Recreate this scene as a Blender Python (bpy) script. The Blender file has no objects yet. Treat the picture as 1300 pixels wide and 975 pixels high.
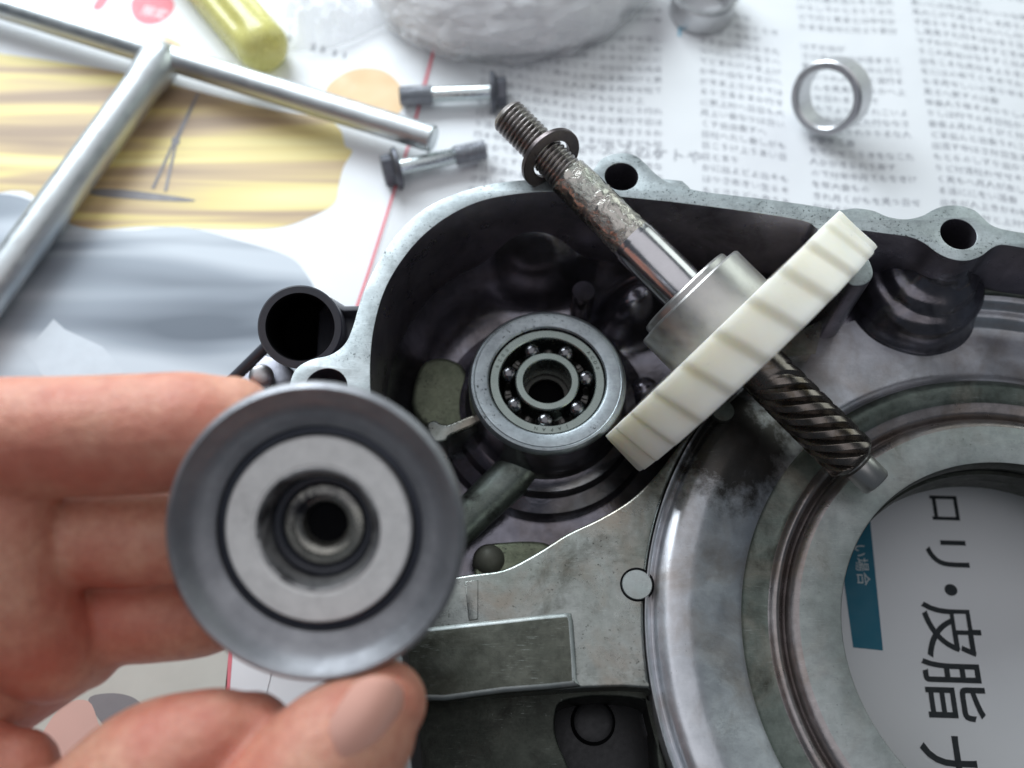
import bpy, bmesh, math, random
import numpy as np
from mathutils import Vector, Matrix, noise as mnoise
random.seed(7); np.random.seed(7)
S = bpy.context.scene
COL = S.collection
S.unit_settings.system = 'METRIC'; S.unit_settings.scale_length = 0.01      # 1 unit = 1 cm

# ------------------------------------------------------------------ camera
TILT = math.radians(25.0); FPX = 1264.0
CP = Vector((0, -22*math.sin(TILT), 3.2 + 22*math.cos(TILT)))
FW = Vector((0, math.sin(TILT), -math.cos(TILT))); UP = Vector((0, math.cos(TILT), math.sin(TILT))); RT = Vector((1, 0, 0))
cam = bpy.data.objects.new('camera', bpy.data.cameras.new('camera')); COL.objects.link(cam)
cam.location = CP; cam.rotation_euler = (TILT, 0, 0)
cam.data.sensor_width = 36; cam.data.lens = 36*FPX/1300
cam.data.clip_start = 0.5; cam.data.clip_end = 2000
cam.data.dof.use_dof = True; cam.data.dof.focus_distance = 20.6; cam.data.dof.aperture_fstop = 0.098
S.camera = cam

# ------------------------------------------------------------------ light
W = bpy.data.worlds.new('World'); S.world = W; W.use_nodes = True
W.node_tree.nodes['Background'].inputs[0].default_value = (0.70, 0.84, 1.0, 1)
W.node_tree.nodes['Background'].inputs[1].default_value = 0.10
def area(name, loc, target, size, power, col):
    l = bpy.data.lights.new(name, 'AREA'); l.shape = 'RECTANGLE'; l.size, l.size_y = size; l.energy = power; l.color = col
    o = bpy.data.objects.new(name, l); COL.objects.link(o); o.location = loc
    o.rotation_euler = (Vector(target) - Vector(loc)).to_track_quat('-Z', 'Y').to_euler()
    return o
area('window_light', (-25, 50, 36), (0, 2, 2), (46, 30), 60000, (0.86, 0.94, 1.0))
area('overhead_light', (-4, 0, 58), (0, 0, 2), (72, 72), 12500, (0.98, 0.97, 1.0))
area('side_reflection_light', (46, 38, 26), (2, 0, 2), (44, 36), 9000, (0.90, 1.0, 0.94))  # added lamp, lends the metal greenish reflections from the right
S.view_settings.view_transform = 'Standard'; S.view_settings.look = 'None'
S.view_settings.exposure = 0.0; S.view_settings.gamma = 1.0

# ------------------------------------------------------------------ helpers
def ray(px, py): return FW*FPX + RT*(px-650) + UP*(487.5-py)
def at(px, py, z):                    # point on the horizontal plane at height z
    d = ray(px, py); return CP + d*((z-CP.z)/d.z)
def dp(px, py, depth):                # point at a distance along the view axis (things held in the air)
    return CP + ray(px, py)*(depth/FPX)
def tag(o, label=None, cat=None, group=None, kind=None):
    if label: o['label'] = label
    if cat: o['category'] = cat
    if group: o['group'] = group
    if kind: o['kind'] = kind
    return o
def empty(name, loc, label, cat, group=None, mat=None):
    o = bpy.data.objects.new(name, None); COL.objects.link(o); o.empty_display_size = 0.3
    if mat is not None: o.matrix_world = mat
    else: o.location = loc
    return tag(o, label, cat, group)
def finish(me, angle=35):
    me.polygons.foreach_set('use_smooth', [True]*len(me.polygons))
    if angle is not None: me.set_sharp_from_angle(angle=math.radians(angle))
    me.update()
    return me
def obj(name, me, mat, parent=None, M=None, label=None, cat=None, kind=None, group=None):
    o = bpy.data.objects.new(name, me); COL.objects.link(o)
    if mat is not None: me.materials.clear(); me.materials.append(mat)
    if parent is not None:
        o.parent = parent
        pm = parent.matrix_basis.copy()
        if parent.parent: pm = parent.parent.matrix_basis @ pm
        o.matrix_basis = pm.inverted() @ M if M is not None else pm.inverted()
    elif M is not None: o.matrix_basis = M
    return tag(o, label, cat, group, kind)
def pyd(name, v, f, angle=35):
    me = bpy.data.meshes.new(name); me.from_pydata([tuple(p) for p in v], [], f); me.validate()
    bm = bmesh.new(); bm.from_mesh(me); bmesh.ops.recalc_face_normals(bm, faces=bm.faces); bm.to_mesh(me); bm.free()
    return finish(me, angle)
def lathe(name, prof, n=72, closed=False, angle=35, axis='Z', wob=None):
    v, f = [], []; m = len(prof)
    for i in range(n):
        a = 2*math.pi*i/n; c, s = math.cos(a), math.sin(a)
        for k, (r, z) in enumerate(prof):
            if wob: r, z = wob(a, r, z, k)
            v.append((r*c, r*s, z) if axis == 'Z' else (z, r*c, r*s))
    for i in range(n):
        j = (i+1) % n
        for k in range(m if closed else m-1):
            l = (k+1) % m
            f.append((i*m+k, j*m+k, j*m+l, i*m+l))
    me = pyd(name, v, f, None)
    bm = bmesh.new(); bm.from_mesh(me); bmesh.ops.remove_doubles(bm, verts=bm.verts, dist=1e-5)
    bmesh.ops.dissolve_degenerate(bm, edges=bm.edges, dist=1e-6)
    bmesh.ops.recalc_face_normals(bm, faces=bm.faces); bm.to_mesh(me); bm.free()
    return finish(me, angle)
def tube(name, pts, rad, n=16, caps=True, angle=40, round_caps=0):
    pts = [Vector(p) for p in pts]; rad = list(rad)
    if round_caps:
        a0 = (pts[0]-pts[1]).normalized(); a1 = (pts[-1]-pts[-2]).normalized(); P0, P1, r0, r1 = pts[0], pts[-1], rad[0], rad[-1]
        h = [math.pi/2*(k+1)/(round_caps+.35) for k in range(round_caps)]
        pts = [P0+a0*r0*math.sin(x) for x in reversed(h)] + pts + [P1+a1*r1*math.sin(x) for x in h]
        rad = [r0*math.cos(x) for x in reversed(h)] + rad + [r1*math.cos(x) for x in h]
    v, f = [], []; N = len(pts); ref = None
    for i, p in enumerate(pts):
        t = (pts[min(i+1, N-1)]-pts[max(i-1, 0)]).normalized()
        if ref is None: ref = t.orthogonal().normalized()
        ref = (ref - t*ref.dot(t)).normalized(); b = t.cross(ref)
        for k in range(n):
            a = 2*math.pi*k/n
            rr = rad[i]
            if isinstance(rr, tuple): v.append(p + ref*rr[0]*math.cos(a) + b*rr[1]*math.sin(a))
            else: v.append(p + (ref*math.cos(a) + b*math.sin(a))*rr)
    for i in range(N-1):
        for k in range(n):
            l = (k+1) % n; f.append((i*n+k, i*n+l, (i+1)*n+l, (i+1)*n+k))
    if caps: f.append(tuple(range(n-1, -1, -1))); f.append(tuple((N-1)*n+k for k in range(n)))
    return pyd(name, v, f, angle)
def smooth_line(pts, sub=5, closed=False):
    pts = [Vector(p) for p in pts]; out = []; N = len(pts)
    rng = range(N) if closed else range(N-1)
    for i in rng:
        if closed: p0, p1, p2, p3 = pts[i-1], pts[i], pts[(i+1) % N], pts[(i+2) % N]
        else: p0, p1, p2, p3 = pts[max(i-1, 0)], pts[i], pts[i+1], pts[min(i+2, N-1)]
        for k in range(sub):
            t = k/sub
            out.append(0.5*((2*p1)+(p2-p0)*t+(2*p0-5*p1+4*p2-p3)*t*t+(3*p1-p0-3*p2+p3)*t**3))
    if not closed: out.append(pts[-1])
    return out
def eval_mesh(o):
    dg = bpy.context.evaluated_depsgraph_get(); dg.update()
    me = bpy.data.meshes.new_from_object(o.evaluated_get(dg)); return me
def extrude(name, loops, z0, z1, bevel=0.0, angle=35, res=2):   # loops: list of lists of (x, y); first outline, then holes
    c = bpy.data.curves.new(name, 'CURVE'); c.dimensions = '2D'; c.fill_mode = 'BOTH'
    h = (z1-z0)/2
    c.extrude = max(h-bevel, 0); c.bevel_depth = bevel; c.bevel_resolution = res; c.offset = -bevel
    for L in loops:
        s = c.splines.new('POLY'); s.points.add(len(L)-1); s.use_cyclic_u = True
        for p, q in zip(s.points, L): p.co = (q[0], q[1], 0, 1)
    o = bpy.data.objects.new('tmp', c); COL.objects.link(o)
    me = eval_mesh(o); bpy.data.objects.remove(o); bpy.data.curves.remove(c)
    me.transform(Matrix.Translation((0, 0, (z0+z1)/2))); me.name = name
    bm = bmesh.new(); bm.from_mesh(me); bmesh.ops.remove_doubles(bm, verts=bm.verts, dist=1e-4)
    bmesh.ops.recalc_face_normals(bm, faces=bm.faces); bm.to_mesh(me); bm.free()
    return finish(me, angle)
def sheet(name, pts, z):
    return extrude_flat(name, [[(p[0], p[1]) for p in pts]], z)
def extrude_flat(name, loops, z):
    c = bpy.data.curves.new(name, 'CURVE'); c.dimensions = '2D'; c.fill_mode = 'BOTH'
    for L in loops:
        s = c.splines.new('POLY'); s.points.add(len(L)-1); s.use_cyclic_u = True
        for p, q in zip(s.points, L): p.co = (q[0], q[1], 0, 1)
    o = bpy.data.objects.new('tmp', c); COL.objects.link(o)
    me = eval_mesh(o); bpy.data.objects.remove(o); bpy.data.curves.remove(c)
    me.transform(Matrix.Translation((0, 0, z))); me.name = name
    return me
def text_mesh(body, size, line=1.0, space=1.0, res=1, bold=0.0):
    c = bpy.data.curves.new('text', 'FONT'); c.body = body; c.size = size; c.space_line = line; c.space_character = space
    c.resolution_u = res; c.offset = bold
    o = bpy.data.objects.new('tmp', c); COL.objects.link(o); me = eval_mesh(o)
    bpy.data.objects.remove(o); bpy.data.curves.remove(c); return me
def frame(o, x, zhint):               # matrix: local X along x, local Z near zhint
    x = Vector(x).normalized(); y = Vector(zhint).cross(x).normalized(); z = x.cross(y)
    return Matrix(((x.x, y.x, z.x, o[0]), (x.y, y.y, z.y, o[1]), (x.z, y.z, z.z, o[2]), (0, 0, 0, 1)))
def frame_z(o, z, xhint=(1, 0, 0)):
    z = Vector(z).normalized(); y = z.cross(Vector(xhint)).normalized(); x = y.cross(z)
    return Matrix(((x.x, y.x, z.x, o[0]), (x.y, y.y, z.y, o[1]), (x.z, y.z, z.z, o[2]), (0, 0, 0, 1)))

# ------------------------------------------------------------------ materials
class NT:
    def __init__(s, name):
        s.m = bpy.data.materials.new(name); s.m.use_nodes = True; s.t = s.m.node_tree; s.n = s.t.nodes
        s.p = s.n['Principled BSDF']; s.tc = s.n.new('ShaderNodeTexCoord')
    def link(s, a, b): s.t.links.new(a, b)
    def mapping(s, scale=(1, 1, 1), rot=(0, 0, 0)):
        m = s.n.new('ShaderNodeMapping'); m.inputs['Scale'].default_value = scale; m.inputs['Rotation'].default_value = rot
        s.link(s.tc.outputs['Object'], m.inputs['Vector']); return m.outputs[0]
    def noise(s, scale, detail=4, rough=0.55, vec=None, dist=0.0):
        n = s.n.new('ShaderNodeTexNoise'); n.inputs['Scale'].default_value = scale; n.inputs['Detail'].default_value = detail
        n.inputs['Roughness'].default_value = rough; n.inputs['Distortion'].default_value = dist
        s.link(vec if vec is not None else s.tc.outputs['Object'], n.inputs['Vector']); return n.outputs['Fac']
    def ramp(s, fac, stops):
        r = s.n.new('ShaderNodeValToRGB'); e = r.color_ramp.elements
        while len(e) < len(stops): e.new(0.5)
        for q, (p, c) in zip(e, stops):
            q.position = p; q.color = (c, c, c, 1) if isinstance(c, (int, float)) else (*c, 1)
        s.link(fac, r.inputs[0]); return r.outputs[0]
    def mix(s, fac, a, b):
        m = s.n.new('ShaderNodeMix'); m.data_type = 'RGBA'
        for inp, x in ((m.inputs[0], fac), (m.inputs[6], a), (m.inputs[7], b)):
            if hasattr(x, 'is_linked') or hasattr(x, 'links'): s.link(x, inp)
            elif isinstance(x, (int, float)): inp.default_value = x
            else: inp.default_value = (*x, 1)
        return m.outputs[2]
    def mul(s, a, b):
        m = s.n.new('ShaderNodeMix'); m.data_type = 'RGBA'; m.blend_type = 'MULTIPLY'; m.inputs[0].default_value = 1.0
        s.link(a, m.inputs[6]); s.link(b, m.inputs[7]); return m.outputs[2]
    def math(s, op, a, b=0.0):
        m = s.n.new('ShaderNodeMath'); m.operation = op
        for inp, x in ((m.inputs[0], a), (m.inputs[1], b)):
            if isinstance(x, (int, float)): inp.default_value = x
            else: s.link(x, inp)
        return m.outputs[0]
    def bump(s, h, strength=0.3, dist=0.02, prev=None):
        b = s.n.new('ShaderNodeBump'); b.inputs['Strength'].default_value = strength; b.inputs['Distance'].default_value = dist
        s.link(h, b.inputs['Height'])
        if prev is not None: s.link(prev, b.inputs['Normal'])
        s.link(b.outputs[0], s.p.inputs['Normal']); return b.outputs[0]
    def set(s, **k):
        for a, v in k.items():
            i = s.p.inputs[a.replace('_', ' ')]
            if isinstance(v, (int, float)): i.default_value = v
            elif isinstance(v, tuple): i.default_value = v if len(v) == len(i.default_value) else (*v, 1)
            else: s.link(v, i)
        return s
def metal(name, col, col2, stain, rough=(0.3, 0.5), metallic=0.85, scale=1.2, stain_at=(0.58, 0.72), speck=None, speck_at=(0.63, 0.68),
          grain=0.25, grain_dist=0.01, grain_scale=30, scratch=0.0, scratch_col=(0.5, 0.52, 0.5), speck_scale=14, scratch_rot=0.5, patch=None, lump=0.25, mott=0.0, tint=0.0):
    N = NT(name)
    c = N.mix(N.ramp(N.noise(scale, 6, 0.6), [(0.35, 0.0), (0.65, 1.0)]), col, col2)
    if mott:
        c = N.mul(c, N.ramp(N.noise(3.2, 10, 0.74, dist=0.15), [(0.32, 1-mott), (0.52, 1.0), (0.70, 1.0+mott*0.6)]))
        fv = N.mapping((2.0, 34, 12), (0.1, 0.2, 1.1)); fs = N.ramp(N.noise(1.6, 4, 0.65, fv), [(0.60, 1.0), (0.68, 1.0+mott*1.1)])
        c = N.mul(c, fs)
    if tint: c = N.mix(N.ramp(N.noise(0.7, 5, 0.6, dist=0.5), [(0.46, 0.0), (0.66, tint)]), c, (0.30, 0.225, 0.17))
    st = N.ramp(N.noise(scale*0.8, 9, 0.68, dist=0.6), [(stain_at[0], 0.0), (stain_at[1], 1.0)])
    c = N.mix(st, c, stain)
    if speck is not None:
        sp = N.math('MULTIPLY', N.ramp(N.noise(speck_scale, 5, 0.7), [(speck_at[0], 0.0), (speck_at[1], 1.0)]),
                    N.ramp(N.noise(1.1, 3, 0.5), [(0.42, 0.0), (0.62, 1.0)]))
        c = N.mix(sp, c, speck)
    if scratch:
        sv = N.mapping((3.0, 60, 20), (0, 0, scratch_rot))
        sc = N.math('MULTIPLY', N.ramp(N.noise(1.0, 3, 0.6, sv), [(0.62, 0.0), (0.70, 1.0)]), N.ramp(N.noise(0.9, 3, 0.5), [(0.45, 0.0), (0.6, scratch)]))
        c = N.mix(sc, c, scratch_col)
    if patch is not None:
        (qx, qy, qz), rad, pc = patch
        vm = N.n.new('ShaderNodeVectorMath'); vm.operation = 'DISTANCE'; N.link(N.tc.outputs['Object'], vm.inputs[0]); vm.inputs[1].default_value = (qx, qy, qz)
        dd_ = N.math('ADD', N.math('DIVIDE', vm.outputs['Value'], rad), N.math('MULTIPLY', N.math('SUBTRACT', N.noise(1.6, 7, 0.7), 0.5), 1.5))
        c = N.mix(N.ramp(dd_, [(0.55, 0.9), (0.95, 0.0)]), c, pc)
        if scratch: c = N.mix(N.math('MULTIPLY', sc, 0.7), c, scratch_col)
    r = N.ramp(N.noise(scale*2.3, 6, 0.65), [(0.3, rough[0]), (0.7, rough[1])])
    N.set(Base_Color=c, Roughness=r, Metallic=metallic)
    b = N.bump(N.noise(grain_scale, 4, 0.6), grain, grain_dist)
    if lump: N.bump(N.noise(scale*3, 4, 0.6), lump, 0.03, b)
    return N.m
def plain(name, col, rough=0.5, metallic=0.0, var=0.25, scale=3.0, bump=0.1, **k):
    N = NT(name); d = tuple(x*(1-var) for x in col)
    N.set(Base_Color=N.mix(N.noise(scale, 5), d, tuple(min(1, x*(1+var*0.5)) for x in col)), Metallic=metallic,
          Roughness=N.ramp(N.noise(scale*2.5, 5), [(0.3, rough*0.8), (0.7, min(1, rough*1.2))]), **k)
    N.bump(N.noise(scale*8, 4), bump, 0.01)
    return N.m

M_rim = metal('machined_rim_face', (0.44, 0.48, 0.49), (0.34, 0.38, 0.39), (0.20, 0.22, 0.215), (0.40, 0.6), 0.75, 1.0, (0.62, 0.80), (0.03, 0.035, 0.035), (0.56, 0.64), 0.2, 0.006, 40, lump=0.06, mott=0.3)
M_wall = metal('oily_cast_wall', (0.25, 0.23, 0.265), (0.17, 0.155, 0.185), (0.06, 0.055, 0.07), (0.24, 0.40), 0.9, 0.9, (0.5, 0.8), grain=0.22, grain_dist=0.012, grain_scale=26)
M_floor = metal('oily_cast_floor', (0.22, 0.215, 0.25), (0.15, 0.145, 0.17), (0.045, 0.045, 0.055), (0.12, 0.26), 0.9, 0.9, (0.5, 0.8), grain=0.22, grain_dist=0.012, grain_scale=22, mott=0.25, tint=0.25)
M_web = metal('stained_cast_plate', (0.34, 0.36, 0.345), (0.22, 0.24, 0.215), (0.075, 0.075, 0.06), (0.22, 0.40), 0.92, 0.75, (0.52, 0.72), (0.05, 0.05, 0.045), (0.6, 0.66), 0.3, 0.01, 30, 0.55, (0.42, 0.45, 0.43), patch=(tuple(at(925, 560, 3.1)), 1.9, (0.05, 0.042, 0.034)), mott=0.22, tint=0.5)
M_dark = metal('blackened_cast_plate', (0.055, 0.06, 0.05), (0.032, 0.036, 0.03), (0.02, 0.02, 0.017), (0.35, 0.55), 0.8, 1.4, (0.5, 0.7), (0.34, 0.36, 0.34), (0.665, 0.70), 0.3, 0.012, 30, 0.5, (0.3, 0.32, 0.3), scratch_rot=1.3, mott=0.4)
M_bead = metal('brown_tinted_bead', (0.36, 0.33, 0.33), (0.28, 0.255, 0.25), (0.15, 0.12, 0.10), (0.24, 0.40), 0.92, 0.9, (0.56, 0.8), mott=0.25, tint=0.5)
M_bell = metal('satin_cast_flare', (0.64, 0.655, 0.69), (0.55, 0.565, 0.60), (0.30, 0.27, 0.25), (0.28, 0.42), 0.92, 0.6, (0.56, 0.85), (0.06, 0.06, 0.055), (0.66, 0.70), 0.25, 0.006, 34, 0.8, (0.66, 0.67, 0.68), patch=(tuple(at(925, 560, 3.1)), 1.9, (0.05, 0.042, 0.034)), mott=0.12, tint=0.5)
M_band = metal('greenish_recess', (0.17, 0.195, 0.175), (0.11, 0.13, 0.115), (0.05, 0.05, 0.04), (0.36, 0.55), 0.85, 1.1, (0.5, 0.7), grain=0.3, grain_dist=0.01, scratch=0.5, scratch_col=(0.35, 0.37, 0.36), mott=0.3, tint=0.3)
M_ring = metal('ring_face', (0.40, 0.425, 0.42), (0.30, 0.33, 0.32), (0.13, 0.135, 0.115), (0.40, 0.58), 0.8, 0.9, (0.56, 0.74), (0.05, 0.05, 0.045), (0.63, 0.68), 0.3, 0.008, 34, 0.2, mott=0.2, tint=0.25)
M_boss = metal('bearing_seat_alloy', (0.36, 0.40, 0.42), (0.28, 0.31, 0.33), (0.2, 0.2, 0.2), (0.32, 0.46), 0.85, 1.5, (0.62, 0.8), (0.02, 0.02, 0.02), (0.58, 0.64), 0.2, 0.006, 40, lump=0.06, mott=0.25)
M_race = metal('bearing_race_steel', (0.29, 0.33, 0.31), (0.24, 0.28, 0.26), (0.16, 0.17, 0.15), (0.22, 0.34), 0.95, 2.0, (0.6, 0.8), grain=0.1, grain_dist=0.003, lump=0.06)
M_ball = plain('polished_ball_steel', (0.17, 0.17, 0.18), 0.22, 1.0, 0.1)
M_cage = plain('dark_cage_steel', (0.10, 0.095, 0.09), 0.35, 0.9, 0.3)
M_black = plain('recess_shade_black', (0.006, 0.006, 0.007), 0.9, 0.0, Specular_IOR_Level=0.05)  # matte black, paints the shade inside holes and gaps
M_drain = plain('near_black_drain', (0.022, 0.022, 0.024), 0.38, 0.5, 0.3)  # near-black colour for the drain floor and boss
M_ink_engrave = plain('engraving', (0.03, 0.035, 0.03), 0.6, 0.3)
M_thread = metal('shaft_thread_steel', (0.30, 0.28, 0.27), (0.22, 0.20, 0.19), (0.10, 0.085, 0.08), (0.25, 0.4), 0.95, 3, (0.55, 0.75))
M_polish = metal('polished_journal_steel', (0.60, 0.59, 0.61), (0.55, 0.54, 0.56), (0.42, 0.40, 0.40), (0.17, 0.26), 1.0, 1.5, (0.65, 0.9), grain=0.06, grain_dist=0.002, grain_scale=50, lump=0.06)
M_collar = metal('satin_collar_steel', (0.50, 0.49, 0.47), (0.42, 0.41, 0.40), (0.30, 0.28, 0.26), (0.30, 0.42), 0.95, 1.5, (0.6, 0.85), (0.15, 0.13, 0.11), (0.64, 0.70), grain=0.15, grain_dist=0.004, lump=0.06)
M_worm = metal('oily_worm_steel', (0.20, 0.175, 0.16), (0.13, 0.115, 0.105), (0.08, 0.06, 0.035), (0.20, 0.32), 0.95, 3.0, (0.52, 0.72), grain=0.1, grain_dist=0.004, lump=0.06)
M_washer = metal('washer_steel', (0.14, 0.12, 0.12), (0.10, 0.085, 0.085), (0.05, 0.045, 0.045), (0.32, 0.46), 0.9, 3, lump=0.06)
M_zinc = plain('zinc_bolt_shank', (0.62, 0.68, 0.68), 0.25, 0.95, 0.1)
M_boltgrey = plain('grey_thread_steel', (0.30, 0.31, 0.34), 0.5, 0.7, 0.3, 5, 0.3)
M_boltdark = plain('dark_bolt_steel', (0.13, 0.135, 0.155), 0.5, 0.7, 0.35, 5, 0.3)
M_chrome = plain('satin_chrome', (0.58, 0.61, 0.62), 0.44, 1.0, 0.06, 1.0, 0.02)
M_spacer = plain('spacer_alloy', (0.62, 0.62, 0.63), 0.34, 0.95, 0.12)
M_rubber = plain('black_rubber', (0.035, 0.038, 0.05), 0.42, 0.0, 0.2)
M_disc = metal('blasted_disc_steel', (0.36, 0.365, 0.385), (0.29, 0.295, 0.315), (0.15, 0.15, 0.16), (0.40, 0.55), 0.85, 1.2, (0.6, 0.85), grain=0.5, grain_dist=0.006, grain_scale=60, mott=0.1)
M_discring = metal('ground_ring_face', (0.90, 0.89, 0.87), (0.83, 0.82, 0.80), (0.30, 0.29, 0.28), (0.34, 0.5), 0.15, 0.9, (0.60, 0.74), grain=0.15, grain_dist=0.004, lump=0.06, mott=0.14)
M_disccore = metal('greasy_core_steel', (0.42, 0.41, 0.36), (0.26, 0.255, 0.24), (0.03, 0.03, 0.035), (0.2, 0.4), 0.8, 1.6, (0.5, 0.65))
M_brass = plain('yellow_plastic', (0.86, 0.81, 0.30), 0.25, 0.0, 0.1, 1.5, 0.02, Transmission_Weight=0.35, IOR=1.45)

# nylon gear
N = NT('ivory_nylon')
c = N.mix(N.ramp(N.noise(1.2, 5), [(0.35, 0.0), (0.7, 1.0)]), (0.95, 0.915, 0.82), (0.92, 0.87, 0.74))
c = N.mix(N.ramp(N.noise(7, 6, 0.7), [(0.66, 0.0), (0.74, 0.8)]), c, (0.22, 0.16, 0.10))
N.set(Base_Color=c, Roughness=N.ramp(N.noise(4, 4), [(0.3, 0.34), (0.7, 0.5)]), Subsurface_Weight=0.6, Subsurface_Scale=0.45, Subsurface_Radius=(1.0, 0.9, 0.65))
N.bump(N.noise(14, 4), 0.15, 0.01); M_nylon = N.m
# worn, pitted journal
N = NT('galled_journal_steel')
pit = N.noise(4.2, 7, 0.66, dist=1.0)
c = N.mix(N.ramp(pit, [(0.29, 0.0), (0.40, 1.0)]), (0.14, 0.11, 0.09), (0.50, 0.47, 0.43))
c = N.mix(N.ramp(N.noise(1.3, 4), [(0.48, 0.0), (0.60, 0.8)]), c, (0.44, 0.45, 0.41))
N.set(Base_Color=c, Metallic=0.97, Roughness=N.ramp(N.noise(6, 5), [(0.3, 0.16), (0.7, 0.30)]))
b = N.bump(N.ramp(pit, [(0.30, 0.0), (0.50, 1.0)]), 0.4, 0.035)
sc_ = N.noise(1.0, 4, 0.6, N.mapping((9, 40, 9), (0.4, 0.2, 0.6))); b = N.bump(sc_, 0.2, 0.02, b)
N.bump(N.noise(16, 5, 0.7), 0.2, 0.012, b); M_galled = N.m
# skin
N = NT('skin')
c = N.mix(N.ramp(N.noise(0.55, 4), [(0.40, 0.0), (0.62, 1.0)]), (0.72, 0.375, 0.26), (0.60, 0.20, 0.135))
c = N.mix(N.ramp(N.noise(5, 5), [(0.4, 0.0), (0.7, 0.4)]), c, (0.48, 0.16, 0.11))
N.set(Base_Color=c, Roughness=0.48, Subsurface_Weight=0.35, Subsurface_Scale=0.25, Subsurface_Radius=(1.0, 0.35, 0.18))
vz = N.n.new('ShaderNodeTexVoronoi'); vz.inputs['Scale'].default_value = 11; vz.feature = 'DISTANCE_TO_EDGE'
N.link(N.mapping((1, 2.2, 1.6), (0.3, 0.2, 0.5)), vz.inputs['Vector'])
b = N.bump(vz.outputs['Distance'], 0.35, 0.05); b = N.bump(N.noise(1.7, 4), 0.35, 0.14, b); N.bump(N.noise(6, 6, 0.7), 0.3, 0.04, b); M_skin = N.m
M_nail = plain('fingernail', (0.90, 0.48, 0.38), 0.34, 0.0, 0.06, 1.5, 0.02)
# paper and print
N = NT('newsprint_paper')
N.set(Base_Color=N.mix(N.noise(0.5, 5), (0.74, 0.76, 0.78), (0.80, 0.81, 0.82)), Roughness=0.75)
b = N.bump(N.noise(0.16, 3), 0.35, 0.5); N.bump(N.noise(6, 4), 0.1, 0.02, b); M_paper = N.m
N = NT('glossy_leaflet_paper')
N.set(Base_Color=N.mix(N.noise(0.4, 4), (0.78, 0.80, 0.82), (0.83, 0.84, 0.85)), Roughness=0.5)
N.bump(N.noise(0.2, 3), 0.3, 0.4); M_leaflet = N.m
M_ink = plain('newsprint_ink', (0.44, 0.45, 0.48), 0.8, 0, 0.4)
M_inkblack = plain('black_ink', (0.012, 0.018, 0.022), 0.6)
M_teal = plain('teal_print', (0.01, 0.15, 0.23), 0.6, 0, 0.06, 1)
M_palecap = plain('pale_caption_print', (0.62, 0.66, 0.66), 0.6, 0, 0.05)
M_red = plain('red_print', (0.78, 0.20, 0.24), 0.6, 0, 0.1)
M_blue = plain('blue_print', (0.15, 0.55, 0.75), 0.6, 0, 0.1)
M_peach = plain('peach_print', (0.80, 0.56, 0.32), 0.6, 0, 0.14, 0.6)
M_pink = plain('pink_print', (0.74, 0.47, 0.40), 0.6, 0, 0.12, 0.5)
M_beige = plain('beige_print', (0.60, 0.60, 0.54), 0.6, 0, 0.18, 0.8)
M_greyp = plain('grey_print', (0.26, 0.25, 0.26), 0.6, 0, 0.3, 1.2)
def cloth_print(name, stops, rot, sc, dist):
    N = NT(name)
    v = N.mapping(sc, (0, 0, rot))
    N.set(Base_Color=N.ramp(N.noise(1.0, 1.8, 0.45, v, dist), stops), Roughness=0.55); return N.m
M_yellow = cloth_print('yellow_garment_print', [(0.34, (0.38, 0.27, 0.18)), (0.46, (0.58, 0.43, 0.24)), (0.54, (0.78, 0.64, 0.26)), (0.68, (0.86, 0.76, 0.38))], 0.10, (0.10, 1.35, 1), 0.45)
M_greyg = cloth_print('grey_garment_print', [(0.36, (0.11, 0.135, 0.17)), (0.48, (0.29, 0.33, 0.38)), (0.60, (0.56, 0.61, 0.66))], 0.24, (0.09, 0.55, 1), 0.6)
M_rag = plain('grey_rag_cloth', (0.78, 0.77, 0.77), 0.9, 0, 0.3, 1.4, 0.5)
N = NT('clear_plastic_film')
N.set(Base_Color=(0.95, 0.96, 0.98), Roughness=0.16, Alpha=0.34, IOR=1.35); M_film = N.m

# ================================================================== SETTING: the paper-covered bench
tag(obj('bench_top', sheet('bench_top', [(-220, -220), (220, -220), (220, 220), (-220, 220)], -0.06), plain('bench_wood', (0.42, 0.36, 0.28), 0.6)), kind='structure')
paper = tag(obj('newspaper', extrude('newspaper', [[(-9.5, -26), (34, -26), (34, 34), (-9.5, 34)]], -0.04, 0.0), M_paper),
            'open newspaper sheet printed with columns of small text lying under the aluminium casing', 'newspaper')
KANA = 'のにをはがとでたいるしれかもこりすさなくまけてきどへよあうんせつらそわ日本人年月分会社生活中大出上行見気'
def column(x0, x1, ytop, rows, size=0.275, pitch=0.395):
    n = max(1, int((x1-x0)/size)); lines = []
    for r in range(rows):
        k = n if random.random() > 0.2 else random.randint(n//2, n)
        lines.append(''.join(random.choice(KANA) for _ in range(k)) if random.random() > 0.06 else '')
    me = text_mesh('\n'.join(lines), size, pitch/size, 1.0, 1)
    co = np.empty(len(me.vertices)*3); me.vertices.foreach_get('co', co); co = co.reshape(-1, 3)
    co[:, 1] -= 0.13*co[:, 0]+0.10*np.sin(0.9*(co[:, 0]+x0)+0.05*co[:, 1]); co[:, 0] += 0.06*(co[:, 1]+9)
    co += np.array([x0, ytop, 0.012]); me.vertices.foreach_set('co', co.ravel()); me.update()
    obj('printed_text', me, M_ink, paper, kind='stuff')
gx = [at(p, 150, 0).x for p in (600, 848, 886, 1004, 1020, 1160, 1174, 1330)]
for a, b in ((0, 1), (2, 3), (4, 5), (6, 7)): column(gx[a], gx[b], 18.0, 32)
column(gx[7]+0.4, gx[7]+4.2, 18.0, 32)
me = text_mesh('ムーテスのケトや', 0.5, 1, 1, 2); p = at(716, 190, 0)
me.transform(Matrix.Translation((p.x, p.y, 0.014)) @ Matrix.Rotation(-0.12, 4, 'Z')); obj('printed_headline', me, M_ink, paper)
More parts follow.
